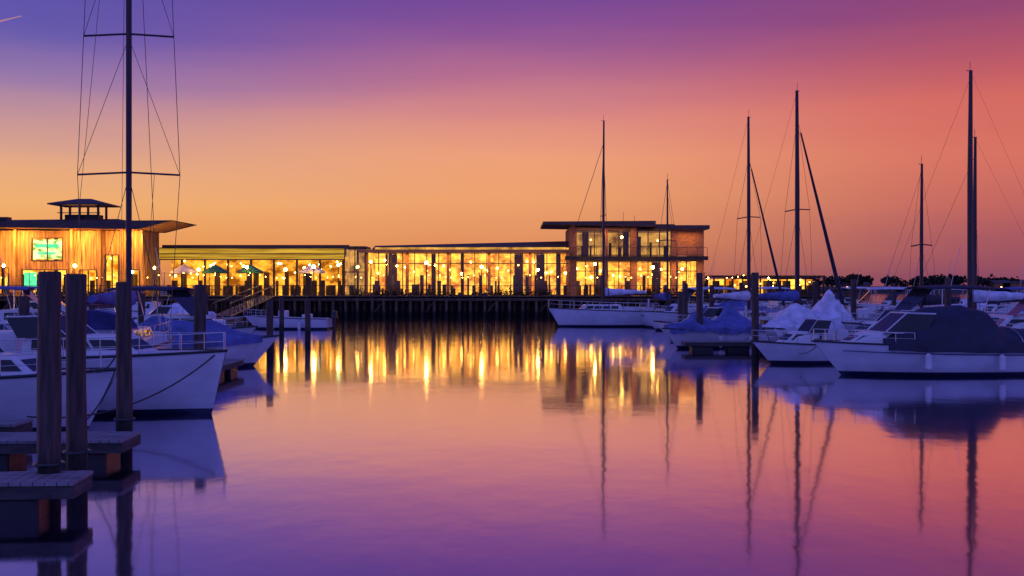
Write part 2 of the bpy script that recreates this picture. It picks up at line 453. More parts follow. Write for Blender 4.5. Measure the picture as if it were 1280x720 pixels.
motorboat((-17.4, 35.6), 6, 6.8, 2.6, .95, 1.2, 'motorboat', 'cover', 'tarpb', ridge=[(0, 1.3), (.4, 2.05), (.7, 1.9), (1, 1.25)], seed=3)
motorboat((-13.9, 46), -14, 7.5, 2.8, 1.1, 1.4, 'motorboat', 'bimini', 'tarpk')
motorboat((-20.6, 42), -10, 7.2, 2.7, 1.0, 1.3, 'motorboat', 'bimini', 'tarpb')
motorboat((-11.9, 41.6), 15, 6.4, 2.4, .9, 1.15, 'motorboat', 'cover', 'tarpb', ridge=[(0, 1.1), (.3, 1.9), (.7, 1.7), (1, 1.1)], seed=13, t1=.9)
motorboat((-24.5, 56), 12, 7.5, 2.8, 1.1, 1.4, 'motorboat', 'bimini', 'tarpb')
motorboat((-17.8, 57), -160, 7.0, 2.6, 1.0, 1.3, 'motorboat', 'cuddy')
motorboat((-21.3, 68), 170, 7, 2.6, .95, 1.2, 'motorboat', 'cover', 'tarpw', seed=4)
motorboat((-30.5, 72), 20, 7.5, 2.6, 1., 1.3, 'motorboat', 'cuddy')
motorboat((-27.5, 84), 175, 8, 2.8, 1.1, 1.4, 'motorboat', 'hardtop', 'tarpk')
motorboat((-37, 88), 10, 8, 2.8, 1.1, 1.4, 'motorboat', 'bimini', 'tarpb')
motorboat((-15.9, 79), 176, 6.2, 2.3, .75, 1.0, 'runabout', 'none')
sb = bpy.data.objects['runabout']
q = P(); q.box(-.1, .5, -.35, .35, .75, 1.3); q.box(-1.7, -1.3, -.8, .8, .75, 1.05); q.done('console', 'cabin', sb, bevel=.05)
q = P(); q.quad((.5, -.35, 1.25), (.5, .35, 1.25), (.35, .3, 1.65), (.35, -.3, 1.65)); q.done('windshield', 'glass', sb)

# ---- centre and right sailboats
sailboat((6.95, 84), 188, 8.6, 2.8, 1.15, 1.42, 15.4, .1, mr=.10, spread=(.5,), sw=.9, fstay=.88, furl=False, wr=.02, detail=False, covm='tarpw', back=False)
sailboat((11.2, 81), -75, 6.6, 2.3, .85, 1.05, 10.7, .1, mr=.08, spread=(.55,), sw=.7, fstay=.9, furl=False, wr=.012, detail=False, covm='tarpb', back=False)
sailboat((14.1, 68), 38, 8.2, 2.7, 1.0, 1.25, 13.3, .4, mr=.11, spread=(.5,), sw=.9, fstay=.80, furl=True, furlr=.075, wr=.010, detail=False, covm='tarpw')
sailboat((15.5, 62), 33, 9.0, 2.9, 1.05, 1.3, 13.85, .4, mr=.13, spread=(.48,), sw=.9, fstay=.88, furl=True, furlr=.10, wr=.009, detail=False, covm='tarpb')
sailboat((20.9, 57), 205, 7.0, 2.4, .9, 1.1, 9.2, .1, mr=.09, spread=(.5,), sw=.7, fstay=.95, furl=False, wr=.007, detail=False, covm='tarpk', back=False)
sailboat((22.6, 54.5), 160, 9.4, 3.0, 1.1, 1.35, 13.5, .3, mr=.13, spread=(.4, .7), sw=1.0, fstay=.97, furl=False, wr=.007, detail=False, covm='tarpw')
sailboat((25.2, 60), 150, 8.4, 2.7, 1.0, 1.25, 11.0, .4, mr=.11, spread=(.5,), sw=.8, fstay=.9, furl=False, wr=.008, detail=False, covm='tarpb')

# ---- right cruisers
e, h = motorboat((14.35, 38.4), 186, 8.4, 2.9, .98, 1.16, 'cabin_cruiser', 'cover', 'tarpk', ridge=[(0, 1.45), (.30, 1.62), (.36, 2.15), (.50, 2.34), (.70, 2.28), (.80, 1.95), (1, 1.3)], t0=.03, t1=.74, seed=1, amp=.03, sup=0, rake=.12)
trunk(e, 1.2, 3.3, 1.9, .8, 1.02, 1.45, .8, .05, .12, name='foredeck_cabin', nwin=2, win=(.35, .75))
g = P()
a = [(.7, -1.08, 1.4), (1.95, -.72, 1.46), (1.95, .72, 1.46), (.7, 1.08, 1.4)]; b = [(.3, -.98, 2.08), (1.15, -.62, 2.1), (1.15, .62, 2.1), (.3, .98, 2.08)]
for i in range(3): g.quad(a[i], a[i+1], b[i+1], b[i])
g.done('windshield', 'glass', e)
g = P(); g.tube(b, .03); g.tube(a, .025); g.tube([a[1], b[1]], .025); g.tube([a[2], b[2]], .025); g.done('windshield_frame', 'cabin', e)
w = P()
for sd in (-1, 1):
    w.tube([h.edge(i/20, sd, -.28, 1.0) for i in range(19)], .018)
w.done('hull_stripe', 'gelnavy', e, True)
w = P()
for u in (.18, .36, .5):
    for k in range(9):
        pass
for xx in (-2.6, -1.4, -.2):
    w.tube([(xx, 1.3*math.cos(a_*math.pi/8), (1.0+ (1.0 if xx > -2 else .62)*math.sin(a_*math.pi/8))) for a_ in range(9)], .02)
w.done('cover_support_hoops', 'rail', e, True)
motorboat((13.4, 50), 222, 7.4, 2.7, 1.0, 1.25, 'motorboat', 'cover', 'tarpw', ridge=[(0, 1.3), (.22, 1.7), (.32, 2.85), (.42, 1.9), (.6, 1.75), (.72, 2.45), (.82, 1.6), (1, 1.3)], t1=.95, seed=5, amp=.26)
motorboat((16.1, 46.8), 200, 7.0, 2.6, 1.0, 1.25, 'motorboat', 'cuddy')
motorboat((11.9, 44.0), 197, 5.6, 2.1, .7, .9, 'dinghy', 'cuddy', fend=False)
motorboat((9.9, 55.3), 212, 6.4, 2.4, .8, 1.0, 'motorboat', 'cover', 'tarpb', ridge=[(0, 1.0), (.3, 1.85), (.5, 1.3), (.7, 1.7), (1, 1.05)], t1=.95, seed=8, amp=.2)
motorboat((10.9, 60.5), 160, 6.6, 2.4, .85, 1.1, 'motorboat', 'cuddy')
motorboat((18.2, 49.2), 190, 8.0, 2.9, 1.15, 1.45, 'motorboat', 'bimini', 'tarpk')
motorboat((21.8, 46.2), 172, 7.6, 2.7, 1.05, 1.3, 'motorboat', 'hardtop', 'tarpw')
motorboat((20.6, 41.2), 182, 7.6, 2.7, 1.0, 1.3, 'motorboat', 'cuddy', seed=9)
# ---- mid-distance rows on the right
k = 0
for (xx, yy) in [(12.6, 77.5), (16.5, 78), (20.5, 80), (24.5, 76), (28.5, 79), (33.5, 76), (38, 80), (17.5, 92), (22.5, 94), (28, 93), (33, 95), (39, 92), (45, 96), (50, 92), (24, 103), (31, 104), (40, 108), (48, 112), (58, 115), (20, 68), (26, 69), (31, 66), (29, 58)]:
    st = ['bimini', 'cover', 'cuddy', 'hardtop', 'cuddy'][k % 5]
    motorboat((xx, yy), random.choice([165, 195, 200, 20, -15, 150, 215]), random.uniform(6.5, 8.5), 2.7, 1.05, 1.35, 'motorboat', st,
              ['tarpw', 'tarpb', 'tarpk', 'tarpw'][k % 4], seed=k+20, fend=False, hullm='gelnavy' if k % 6 == 4 else 'gel')
    k += 1

# ---------------------------------------------------------------- pilings and docks
def piling(x, y, zt, r=.14, name='dock_piling', lean=0):
    e = top(name, (x, y, 0), 0); p = P(); n = 14; rows = 16; rnd = random.Random(int(x*100+y*7))
    sd = rnd.random()*50; lean = rnd.uniform(-.006, .006)
    for i in range(rows+1):
        u = i/rows; z = -1.2+(zt+1.2)*u; rr = r*(1.05-.08*u)*(1 if i < rows else .9)
        if i == rows: z = zt
        if i == rows-1: z = zt-.02
        for k in range(n):
            a = 2*math.pi*k/n; q = rr*(1+.10*noise.noise(Vector((math.cos(a)*1.5+sd, math.sin(a)*1.5, z*.8))))
            p.v.append((q*math.cos(a)+lean*z, q*math.sin(a), z))
    for i in range(rows):
        for k in range(n): p.f.append((i*n+k, i*n+(k+1) % n, (i+1)*n+(k+1) % n, (i+1)*n+k))
    p.f.append(tuple(rows*n+k for k in range(n)))
    p.done('pile', 'pile', e, True)
    if y < 35:
        q = P(); q.tube([(lean*.8+(r+.03)*math.cos(t_*.5236), (r+.03)*math.sin(t_*.5236), .62) for t_ in range(13)], .025); q.done('pile_hoop', 'motor', e, True)
    return e

def dock(x0, x1, y0, y1, z=.48, name='floating_dock', along='x', pw=.15, rz=0):
    a = (x1-x0)/2; b = (y1-y0)/2
    e = top(name, (x1-a*math.cos(rz), (y0+y1)/2-a*math.sin(rz), 0), rz)
    p = P(); rnd = random.Random(3)
    if along == 'x':
        t = -a
        while t < a-.01:
            p.box(t+.006, min(t+pw-.006, a), -b-.03-rnd.random()*.02, b+.03+rnd.random()*.02, z-.045, z+rnd.uniform(-.004, .004)); t += pw
    else:
        t = -b
        while t < b-.01:
            p.box(-a-.03-rnd.random()*.02, a+.03+rnd.random()*.02, t+.006, min(t+pw-.006, b), z-.045, z+rnd.uniform(-.004, .004)); t += pw
    p.done('deck_planks', 'plank', e)
    q = P(); q.box(-a, a, -b, -b+.08, z-.22, z-.048); q.box(-a, a, b-.08, b, z-.22, z-.048)
    q.box(-a, -a+.08, -b+.082, b-.082, z-.22, z-.048); q.box(a-.08, a, -b+.082, b-.082, z-.22, z-.048)
    q.done('fascia_beams', 'plank_edge', e)
    f = P(); L = 2*a if along == 'x' else 2*b; n = max(2, int(L/1.6))
    for i in range(n):
        c = -L/2+(i+.5)*L/n
        if along == 'x': f.box(c-.5, c+.5, -b+.12, b-.12, -.25, z-.225)
        else: f.box(-a+.12, a-.12, c-.5, c+.5, -.25, z-.225)
    f.done('floats', 'float', e, bevel=.04)
    c = P()
    for i in range(3):
        u = -.7+.7*i
        cx, cy = (u*a, -b+.12) if along == 'x' else (-a+.12, u*b)
        c.tube([(cx-.12, cy, z+.07), (cx+.12, cy, z+.07)], .02); c.tube([(cx-.05, cy, z), (cx-.05, cy, z+.07)], .018); c.tube([(cx+.05, cy, z), (cx+.05, cy, z+.07)], .018)
    c.done('cleats', 'rail', e)
    return e

dock(-13.5, -5.65, 14.35, 15.2, .5, rz=R(5))
dock(-14.5, -6.5, 18.6, 19.7, .45, rz=R(3))
dock(-16, -9.2, 20.7, 21.5, .45)
dock(-20, -14.3, 32.4, 33.4, .45)
dock(-10.3, -9.45, 30.6, 39.5, .45, along='y')
dock(-26, -14.5, 50, 51.5, .45)
dock(-34, -18, 62, 63.5, .45)
dock(8.0, 30, 51.9, 53.0, .45)
dock(11.2, 12.0, 46.5, 51.7, .45, along='y')
dock(16, 30, 43.3, 44.1, .45)
dock(13, 46, 72, 73.6, .45)
dock(14, 60, 86, 87.6, .45)
piling(-6.22, 15.05, 3.2, .152); piling(-6.27, 16.15, 3.18, .14); piling(-6.95, 20.1, 3.08, .142); piling(-9.2, 33.0, 3.05, .18)
for (x_, y_, z_) in [(9.05, 54, 3.65), (10.55, 48.6, 3.6), (18.9, 62, 3.4), (-26, 52, 2.6), (-20, 52, 2.5), (-17.5, 64, 2.6), (-24, 64, 2.7), (11.6, 75, 3.2), (13.2, 74, 3.1),
                     (20, 74, 3.3), (27, 74, 3.3), (34, 74, 3.2), (41, 74, 3.2), (21, 54, 3.4), (26.5, 54, 3.4), (18, 88, 3.3), (30, 88, 3.2), (42, 88, 3.3), (-31, 63, 2.6), (17.6, 39.9, 1.5), (-14.9, 34.2, 2.7), (-16.4, 49.6, 2.7), (-22.8, 79, 2.8), (-25.6, 92, 2.9), (-10.9, 50.5, 2.4), (-11.3, 62, 2.3), (-14.6, 71, 2.3), (9.9, 66, 2.7), (16.9, 66, 3.0)]:
    piling(x_, y_, z_, .16)
def line(a, b, drop, r=.014, name='mooring_line'):
    e = top(name, a); a_ = Vector(a); p = P(); p.tube([q-a_ for q in sag(a, b, drop, 14)], r); p.done('rope', 'rope', e, True)
line((-8.1, 22.95, 1.35), (-7.8, 19.75, .52), .3, .018)
line((-6.85, 26.35, 1.5), (-9.3, 21.5, .5), .5, .018)
line((-7.0, 20.0, 1.9), (-8.6, 22.9, 1.3), .2)
line((10.6, 48.6, 1.5), (11.2, 47.0, .9), .2)
line((10.35, 38.0, 1.0), (11.5, 46.6, .5), .3)

# gangway
e = top('gangway', (-23.5, 99, 0)); p = P()
A = Vector((0, 8.8, 2.05)); Bv = Vector((0, -8.5, .55))
for sx in (-.7, .7):
    o = Vector((sx, 0, 0)); u = Vector((0, 0, 1.05)); p.tube([A+o, Bv+o], .07); p.tube([A+o+u, Bv+o+u], .05)
    for i in range(13):
        a = A.lerp(Bv, i/12)+o; b = A.lerp(Bv, min(1, (i+1)/12))+o; p.tube([a, a+u], .03); p.tube([a, b+u], .025)
p.hexa([Bv+Vector((-.7, 0, 0)), Bv+Vector((.7, 0, 0)), A+Vector((.7, 0, 0)), A+Vector((-.7, 0, 0)), Bv+Vector((-.7, 0, .06)), Bv+Vector((.7, 0, .06)), A+Vector((.7, 0, .06)), A+Vector((-.7, 0, .06))])
p.done('truss_and_walkway', 'frame', e)
dock(-25, -22, 80, 91.5, .45, along='y')

# ---------------------------------------------------------------- water, ground
e = top('water'); p = P(); p.quad((-1500, -80, 0), (1500, -80, 0), (1500, 2600, 0), (-1500, 2600, 0)); p.done('water_surface', 'water', e)
e = top('ground'); p = P(); p.quad((-4000, -400, -3), (4000, -400, -3), (4000, 6000, -3), (-4000, 6000, -3)); p.done('seabed', 'sea', e)
e = top('promenade_quay'); p = P(); p.box(-300, 34, 110.4, 330, -2.9, 2.0); p.done('quay', 'conc', e)
e = top('far_shore'); p = P(); nx = 80
for i in range(nx+1):
    xx = -900+i*2400/nx; yy = 470+50*noise.noise(Vector((xx*.006, 3, 0)))
    p.v += [(xx, yy, -1), (xx, yy+12, 1.4), (xx, yy+1500, 3)]
for i in range(nx):
    a = 3*i; p.f += [(a, a+3, a+4, a+1), (a+1, a+4, a+5, a+2)]
p.done('shore', 'shore', e, True)

# open timber pier with dark sheet wall behind
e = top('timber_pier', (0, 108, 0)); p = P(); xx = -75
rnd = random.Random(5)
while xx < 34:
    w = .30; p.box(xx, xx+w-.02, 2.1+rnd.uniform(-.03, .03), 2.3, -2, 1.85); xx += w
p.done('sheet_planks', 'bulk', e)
p = P(); xx = -74.5
while xx < 34:
    p.tube([(xx, .1, -2), (xx+rnd.uniform(-.05, .05), .1, 1.9+rnd.choice([0, 0, .5]))], [.17, .15], 9)
    p.tube([(xx+.5, 1.2, -2), (xx+.5, 1.2, 1.85)], [.15, .14], 8)
    if rnd.random() < .25: p.tube([(xx, .12, .2), (xx+1.25, .12, 1.7)], .06)
    xx += rnd.uniform(1.1, 1.4)
p.done('pier_piles', 'pier', e, True)
p = P(); p.box(-75, 34, -.06, -.0, 1.62, 1.86); p.box(-75, 34, .28, .4, 1.6, 1.84); p.done('stringers', 'pier', e)
p = P(); xx = -75
while xx < 34: p.box(xx, xx+.19, -.22+rnd.uniform(-.03, .03), 2.6, 2.0, 2.06+rnd.uniform(0, .006)); xx += .2
p.done('deck_boards', 'plank_edge', e)

e = top('promenade_railing', (0, 108.3, 2.06)); p = P(); xx = -74
while xx < 34:
    p.box(xx-.04, xx+.04, -.05, .05, 0, 1.0); xx += 1.8
for z in (.35, .65): p.tube([(-74, 0, z), (34, 0, z)], .012)
p.box(-74, 34, -.05, .05, 1.002, 1.05)
p.done('posts_and_rails', 'frame', e)
e = top('string_lights', (0, 109.6, 2.06)); p = P(); q = P(); xx = -56; j = 0
while xx < 20:
    p.tube([(xx, 0, 0), (xx, 0, 2.3)], .03); nx_ = xx+4.4
    pts = sag((xx, 0, 2.3), (nx_, 0, 2.3), .45, 8); p.tube(pts, .01)
    for a in pts[1:-1]:
        if rnd.random() < .55: q.ball(a-Vector((0, 0, .08)), .04, 6, 4)
    xx = nx_
p.done('poles_and_cable', 'frame', e); q.done('bulbs', 'bulb', e)

def lamp(x, y, z0=2.0, hh=3.4, m='lamp', r=.17):
    e = top('street_lamp', (x, y, z0)); p = P()
    p.tube([(0, 0, 0), (0, 0, .3), (0, 0, .35), (0, 0, hh)], [.14, .12, .06, .045], 8)
    p.tube([(0, 0, hh), (0, 0, hh+.06)], [.12, .14], 8); p.done('post', 'frame', e, True)
    q = P(); q.ball((0, 0, hh+.06+r), r, 10, 7); q.done('globe', m, e, True)
for xx in (-50.5, -43.5, -35.4, -31.2, -26.3, -22.5, -19.6, -14.0, -8.5, -3.0, 2.6, 8.2, 14): lamp(xx, 111.2+random.uniform(-.6, .6), hh=random.uniform(2.4, 3.3), r=random.uniform(.12, .18))
for xx in (19.5, 25.5): lamp(xx, 111.5, hh=1.7, r=.07)
lamp(-37.6, 111, m='gbulb', hh=2.2, r=.16); lamp(-17.2, 111, m='gbulb', hh=2.9, r=.14)

# ---------------------------------------------------------------- buildings
def curtain(e, x0, x1, y, z0, z1, step=1.25, trans=(), fw=.09, fd=.14, pane=True):
    p = P(); n = max(1, round((x1-x0)/step))
    for i in range(n+1):
        xx = x0+(x1-x0)*i/n; p.box(xx-fw/2, xx+fw/2, y-fd/2, y+fd/2, z0, z1)
    for z in trans: p.box(x0, x1, y-fd/2+.01, y+fd/2-.01, z-fw/2, z+fw/2)
    p.done('window_frames', 'frame', e)
    if pane:
        g = P(); g.quad((x0, y+.02, z0), (x1, y+.02, z0), (x1, y+.02, z1), (x0, y+.02, z1)); g.done('window_glass', 'pane', e)

def room(e, x0, x1, y0, y1, z0, z1, wall='warm', seed=0, lights=True, dens=1.0):
    rn = random.Random(seed)
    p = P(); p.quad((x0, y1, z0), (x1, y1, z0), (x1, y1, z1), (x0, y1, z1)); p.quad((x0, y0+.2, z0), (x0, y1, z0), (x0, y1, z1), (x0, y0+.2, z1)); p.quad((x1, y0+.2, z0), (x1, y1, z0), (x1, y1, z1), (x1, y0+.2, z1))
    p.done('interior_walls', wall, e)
    q = P(); q.quad((x0, y0, z0+.02), (x1, y0, z0+.02), (x1, y1, z0+.02), (x0, y1, z0+.02)); q.quad((x0, y0, z1-.02), (x1, y0, z1-.02), (x1, y1, z1-.02), (x0, y1, z1-.02)); q.done('floor_and_ceiling', 'floor', e)
    f = P(); b = P(); n = int((x1-x0)*1.9*dens)
    for i in range(n):
        cx = rn.uniform(x0+.3, x1-.3); cy = rn.uniform(y0+.6, y1-.4); w = rn.uniform(.12, .5); hgt = rn.choice([.75, 1.1, 1.2, 1.6, 2.2])
        f.box(cx-w/2, cx+w/2, cy-.2, cy+.2, z0+.03, z0+hgt)
    for i in range(max(1, int((x1-x0)/3))):
        cx = rn.uniform(x0+.5, x1-.5); w = rn.uniform(.1, .5); f.box(cx-w, cx+w, y1-1.2, y1-1, z0, z1-.03)
    f.done('furniture', 'furn', e)
    if lights:
        n = max(1, int((x1-x0)/1.3*dens))
        for i in range(n):
            cx = x0+(i+.5)*(x1-x0)/n+rn.uniform(-.3, .3); cz = z0+(z1-z0)*rn.uniform(.5, .82); cy = rn.uniform(y0+.7, y1-1)
            b.ball((cx, cy, cz), rn.uniform(.06, .16), 6, 4)
        b.done('pendant_lamps', 'bulb', e)

def arealight(e, loc, sx, sy, energy, col=(1, .46, .10), rx=0, name='soffit_light'):
    l = bpy.data.lights.new(name, 'AREA'); l.shape = 'RECTANGLE'; l.size = sx; l.size_y = sy; l.energy = energy; l.color = col
    o = bpy.data.objects.new(name, l); o.location = loc; o.rotation_euler = (rx, 0, 0); S.collection.objects.link(o); o.parent = e

# A: left timber pavilion
e = top('timber_pavilion', (-46.3, 112.6, 2.0))
p = P()
X0, X1, D, H = -12, 9.4, 4.6, 6.6
ops = [(-10.6, -7.9, .2, 2.9), (-6.8, -4.2, .2, 2.9), (-2.0, 1.2, 3.55, 5.9), (-3.0, 1.6, .2, 2.7), (2.8, 4.6, .2, 2.7), (5.4, 6.8, .2, 4.2), (7.6, 8.9, .2, 2.7)]
def wallgrid(p, x0, x1, z0, z1, y0, y1, ops):
    xs = sorted(set([x0, x1]+[o[0] for o in ops]+[o[1] for o in ops])); zs = sorted(set([z0, z1]+[o[2] for o in ops]+[o[3] for o in ops]))
    for a, b in zip(xs, xs[1:]):
        run = None
        for c, d in zip(zs, zs[1:]):
            mx, mz = (a+b)/2, (c+d)/2
            op = any(o[0] < mx < o[1] and o[2] < mz < o[3] for o in ops)
            if op:
                if run: p.box(a, b, y0, y1, run[0], run[1]); run = None
            else: run = (run[0], d) if run else (c, d)
        if run: p.box(a, b, y0, y1, run[0], run[1])
wallgrid(p, X0, X1, 0, H, 0, .3, ops)
p.box(X0, X0+.3, .3, D, 0, H); p.box(X1-.3, X1, .3, D, 0, H); p.box(X0+.3, X1-.3, D-.3, D, 0, H)
p.done('siding_walls', 'siding', e)
room(e, X0+.35, X1-.35, .35, 4.2, .02, H-.1, seed=1, dens=.8)
fr = P()
for (a, b, c, d) in ops:
    fr.box(a, a+.09, -.05, .2, c, d); fr.box(b-.09, b, -.05, .2, c, d); fr.box(a+.09, b-.09, -.05, .2, d-.09, d); fr.box((a+b)/2-.04, (a+b)/2+.04, -.04, .19, c, d-.09)
    fr.box(a+.09, b-.09, -.045, .195, c, c+.09)
fr.done('window_frames', 'frame', e)
sg = P(); sg.box(-1.85, 1.0, .12, .16, 3.75, 5.7); sg.done('sign_window', 'sign', e)
sg = P(); sg.box(-1.6, .7, .06, .10, 4.9, 5.25); sg.box(-1.4, .4, .06, .10, 4.2, 4.45); sg.done('sign_lettering', 'teal', e)
sg = P(); sg.box(-2.6, -1.4, -.25, -.15, .9, 2.4); sg.done('menu_screen', 'teal', e)
pl = P()
for xx in (-11.8, -7.3, -3.5, 2.2, 5.0, 7.2, 9.2): pl.box(xx-.13, xx+.13, -.42, -.12, 0, H+.1)
pl.done('timber_posts', 'siding', e)
rf = P()
rf.hexa([(-15, -2.6, 6.95), (9.6, -2.6, 6.65), (9.6, D+1.5, 6.65), (-15, D+1.5, 6.95), (-15, -2.6, 7.3), (13.0, -2.6, 7.5), (13.0, D+1.5, 7.5), (-15, D+1.5, 7.3)])
rf.hexa([(-6, 1, 7.4), (7, 1, 7.5), (7, 5, 7.5), (-6, 5, 7.4), (-5, 2, 7.8), (6, 2, 7.9), (6, 5, 7.9), (-5, 5, 7.8)])
rf.done('wedge_roof', 'roof', e)
sf = P(); sf.quad((-14.9, -2.5, 6.93), (9.5, -2.5, 6.63), (9.5, -.01, 6.63), (-14.9, -.01, 6.93)); sf.quad((9.65, -2.5, 6.63), (12.8, -2.5, 7.43), (12.8, 5, 7.43), (9.65, 5, 6.63)); sf.done('soffit', 'soffit', e)
cu = P()
for xx in (0, 1.9, 3.8):
    for yy in (2.5, 4.8): cu.box(xx-.1, xx+.1, yy-.1, yy+.1, 7.8, 9.35)
cu.box(-.3, 4.1, 2.2, 2.35, 8.5, 8.58); cu.box(.2, 3.6, 2.9, 4.5, 7.8, 8.4); cu.done('cupola_posts', 'frame', e)
cr = P(); cr.add([(-1, 1.4, 9.35), (4.8, 1.4, 9.35), (4.8, 6.2, 9.35), (-1, 6.2, 9.35), (-1, 1.4, 9.48), (4.8, 1.4, 9.48), (4.8, 6.2, 9.48), (-1, 6.2, 9.48), (1.2, 3.8, 10.1), (2.6, 3.8, 10.1)],
        [(3, 2, 1, 0), (0, 1, 5, 4), (1, 2, 6, 5), (2, 3, 7, 6), (3, 0, 4, 7), (4, 5, 9, 8), (5, 6, 9), (6, 7, 8, 9), (7, 4, 8)]); cr.done('cupola_roof', 'roof', e)
arealight(e, (1.9, 3, 8.45), 3, 1, 30, rx=R(180), name='cupola_light')
ra = P()
for xx in (-9, -7.5, -6.2): ra.box(xx, xx+.9, 2, 3, 7.35, 8.1)
ra.tube([(-10, 3, 7.35), (-10, 3, 9.4)], .03); ra.done('roof_equipment', 'frame', e)
for xx in (-9, -3, 3, 8): arealight(e, (xx, -1.9, 6.4), 2.2, .4, 600, rx=R(30))
arealight(e, (11, -1, .3), 2, 1, 160, rx=R(180), name='uplight'); arealight(e, (0, -2.0, .3), 18, .4, 240, rx=R(180), name='uplight')

# B: long terrace canopy
e = top('terrace_canopy', (-28, 119.5, 1.65))
p = P(); p.hexa([(-10, -.5, 4.55), (10.3, -.5, 4.55), (10.3, 9, 4.75), (-10, 9, 4.75), (-10, -.5, 4.75), (10.3, -.5, 4.75), (10.3, 9, 5.2), (-10, 9, 5.2)])
p.box(-10, 10.3, 2.2, 2.4, 5.0, 5.85)
p.done('canopy_roof', 'roof', e)
p = P(); p.box(-10, 10.3, -.64, -.52, 4.25, 4.75); p.box(-10, 10.3, -.64, -.52, 4.85, 5.35); p.done('emissive_fascia', 'band', e)
p = P(); p.box(-10, 10.3, -.70, -.50, 5.352, 5.46); p.box(-10, 10.3, -.68, -.50, 4.752, 4.848); p.box(-10, 10.3, -.68, -.50, 4.14, 4.248)
for i in range(9): xx = -9.6+i*2.45; p.box(xx-.1, xx+.1, -.2, 0, 0, 4.5)
p.done('posts_and_trim', 'frame', e)
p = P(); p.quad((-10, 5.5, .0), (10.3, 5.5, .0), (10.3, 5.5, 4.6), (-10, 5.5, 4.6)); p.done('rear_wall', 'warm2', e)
f = P(); b = P(); g = P()
for i in range(60):
    cx = rnd.uniform(-9.6, 10); cy = rnd.uniform(.3, 5); w = rnd.uniform(.12, .6); f.box(cx-w/2, cx+w/2, cy-.2, cy+.2, 0, rnd.choice([1.1, 1.4, 1.5, 2.0, 2.9]))
for i in range(26): b.ball((rnd.uniform(-9.6, 10), rnd.uniform(0, 4.5), rnd.uniform(2.2, 4.1)), rnd.uniform(.06, .14), 6, 4)
for i in range(6): g.ball((rnd.uniform(-9.6, 10), rnd.uniform(0, 3), rnd.uniform(2.6, 3.8)), .12, 6, 4)
f.done('furniture', 'furn', e); b.done('pendant_lamps', 'bulb', e); g.done('green_lamps', 'gbulb', e)
for xx in (-6, 4): arealight(e, (xx, 1.5, 4.1), 6, 2, 220)

def umbrella(x, y, m, r=1.35, hh=2.5):
    e = top('patio_umbrella', (x, y, 2.0)); p = P(); n = 8
    p.v.append((0, 0, hh+.75))
    for k_ in range(n):
        a = 2*math.pi*k_/n; p.v.append((r*math.cos(a), r*math.sin(a), hh))
    for k_ in range(n):
        a = 2*math.pi*k_/n; p.v.append((r*math.cos(a), r*math.sin(a), hh-.18))
    for k_ in range(n):
        j_ = (k_+1) % n; p.f.append((0, 1+k_, 1+j_)); p.f.append((1+k_, 1+n+k_, 1+n+j_, 1+j_))
    p.done('canopy', m, e)
    q = P(); q.tube([(0, 0, 0), (0, 0, hh+.85)], .035); q.box(-.3, .3, -.3, .3, 0, .1); q.done('pole_and_base', 'frame', e)
    b = P(); b.ball((0, -.05, hh-.1), .1, 8, 5); b.done('lantern', 'bulb', e)
    t = P(); t.tube([(.0, -.0, .70), (0, 0, .75)], .55, 12)
    for dx in (-.9, .9):
        t.box(dx-.22, dx+.22, -.22, .22, .42, .47); t.box(dx+(.2 if dx > 0 else -.24), dx+(.24 if dx > 0 else -.2), -.22, .22, .47, .95)
        for ax in (-.2, .18):
            for ay in (-.2, .18): t.box(dx+ax, dx+ax+.03, ay, ay+.03, 0, .42)
    t.done('table_and_chairs', 'furn', e)
for x_, y_, m_ in [(-33.1, 113, 'white'), (-30.2, 114, 'green'), (-26.4, 113, 'green'), (-20.2, 113, 'white')]: umbrella(x_, y_, m_)

# C: glass pavilion
e = top('glass_restaurant', (-5.5, 118, 2.0))
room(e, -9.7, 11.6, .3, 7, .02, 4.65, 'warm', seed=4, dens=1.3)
curtain(e, -9.8, 11.7, 0, 0, 4.7, 1.25, (.1, 3.4, 4.62))
p = P()
for i in range(6): xx = -9.8+i*4.3; p.box(xx-.16, xx+.16, -.55, -.2, 0, 4.52)
p.done('columns', 'brick', e)
p = P(); p.box(-10.4, 12.0, -1.6, -.3, 4.52, 4.8); p.hexa([(-9.4, .08, 4.72), (11.9, .08, 4.72), (11.9, 9, 4.72), (-9.4, 9, 4.72), (-9.0, .6, 5.3), (11.9, .6, 5.8), (11.9, 9, 6.0), (-9.0, 9, 5.45)])
p.done('roof', 'roof', e)
p = P(); p.box(-8.9, 11.9, -.28, -.09, 4.82, 5.1); p.done('clerestory', 'dimglow', e)
p = P(); p.box(-10.45, 12, -1.66, -1.602, 4.50, 4.82); p.done('fascia_trim', 'soffit', e)
room(e, -11.9, -9.9, -.5, 3, .02, 4.9, 'dimglow', seed=8, dens=.6)
curtain(e, -12.0, -9.85, -.8, 0, 5.0, 1.0, (.1, 2.5, 4.95))
p = P(); p.box(-12.1, -9.8, -.9, 3.5, 5.01, 5.2); p.done('lobby_roof', 'frame', e)
for xx in (-5, 6): arealight(e, (xx, -1.2, 4.4), 8, .6, 260)

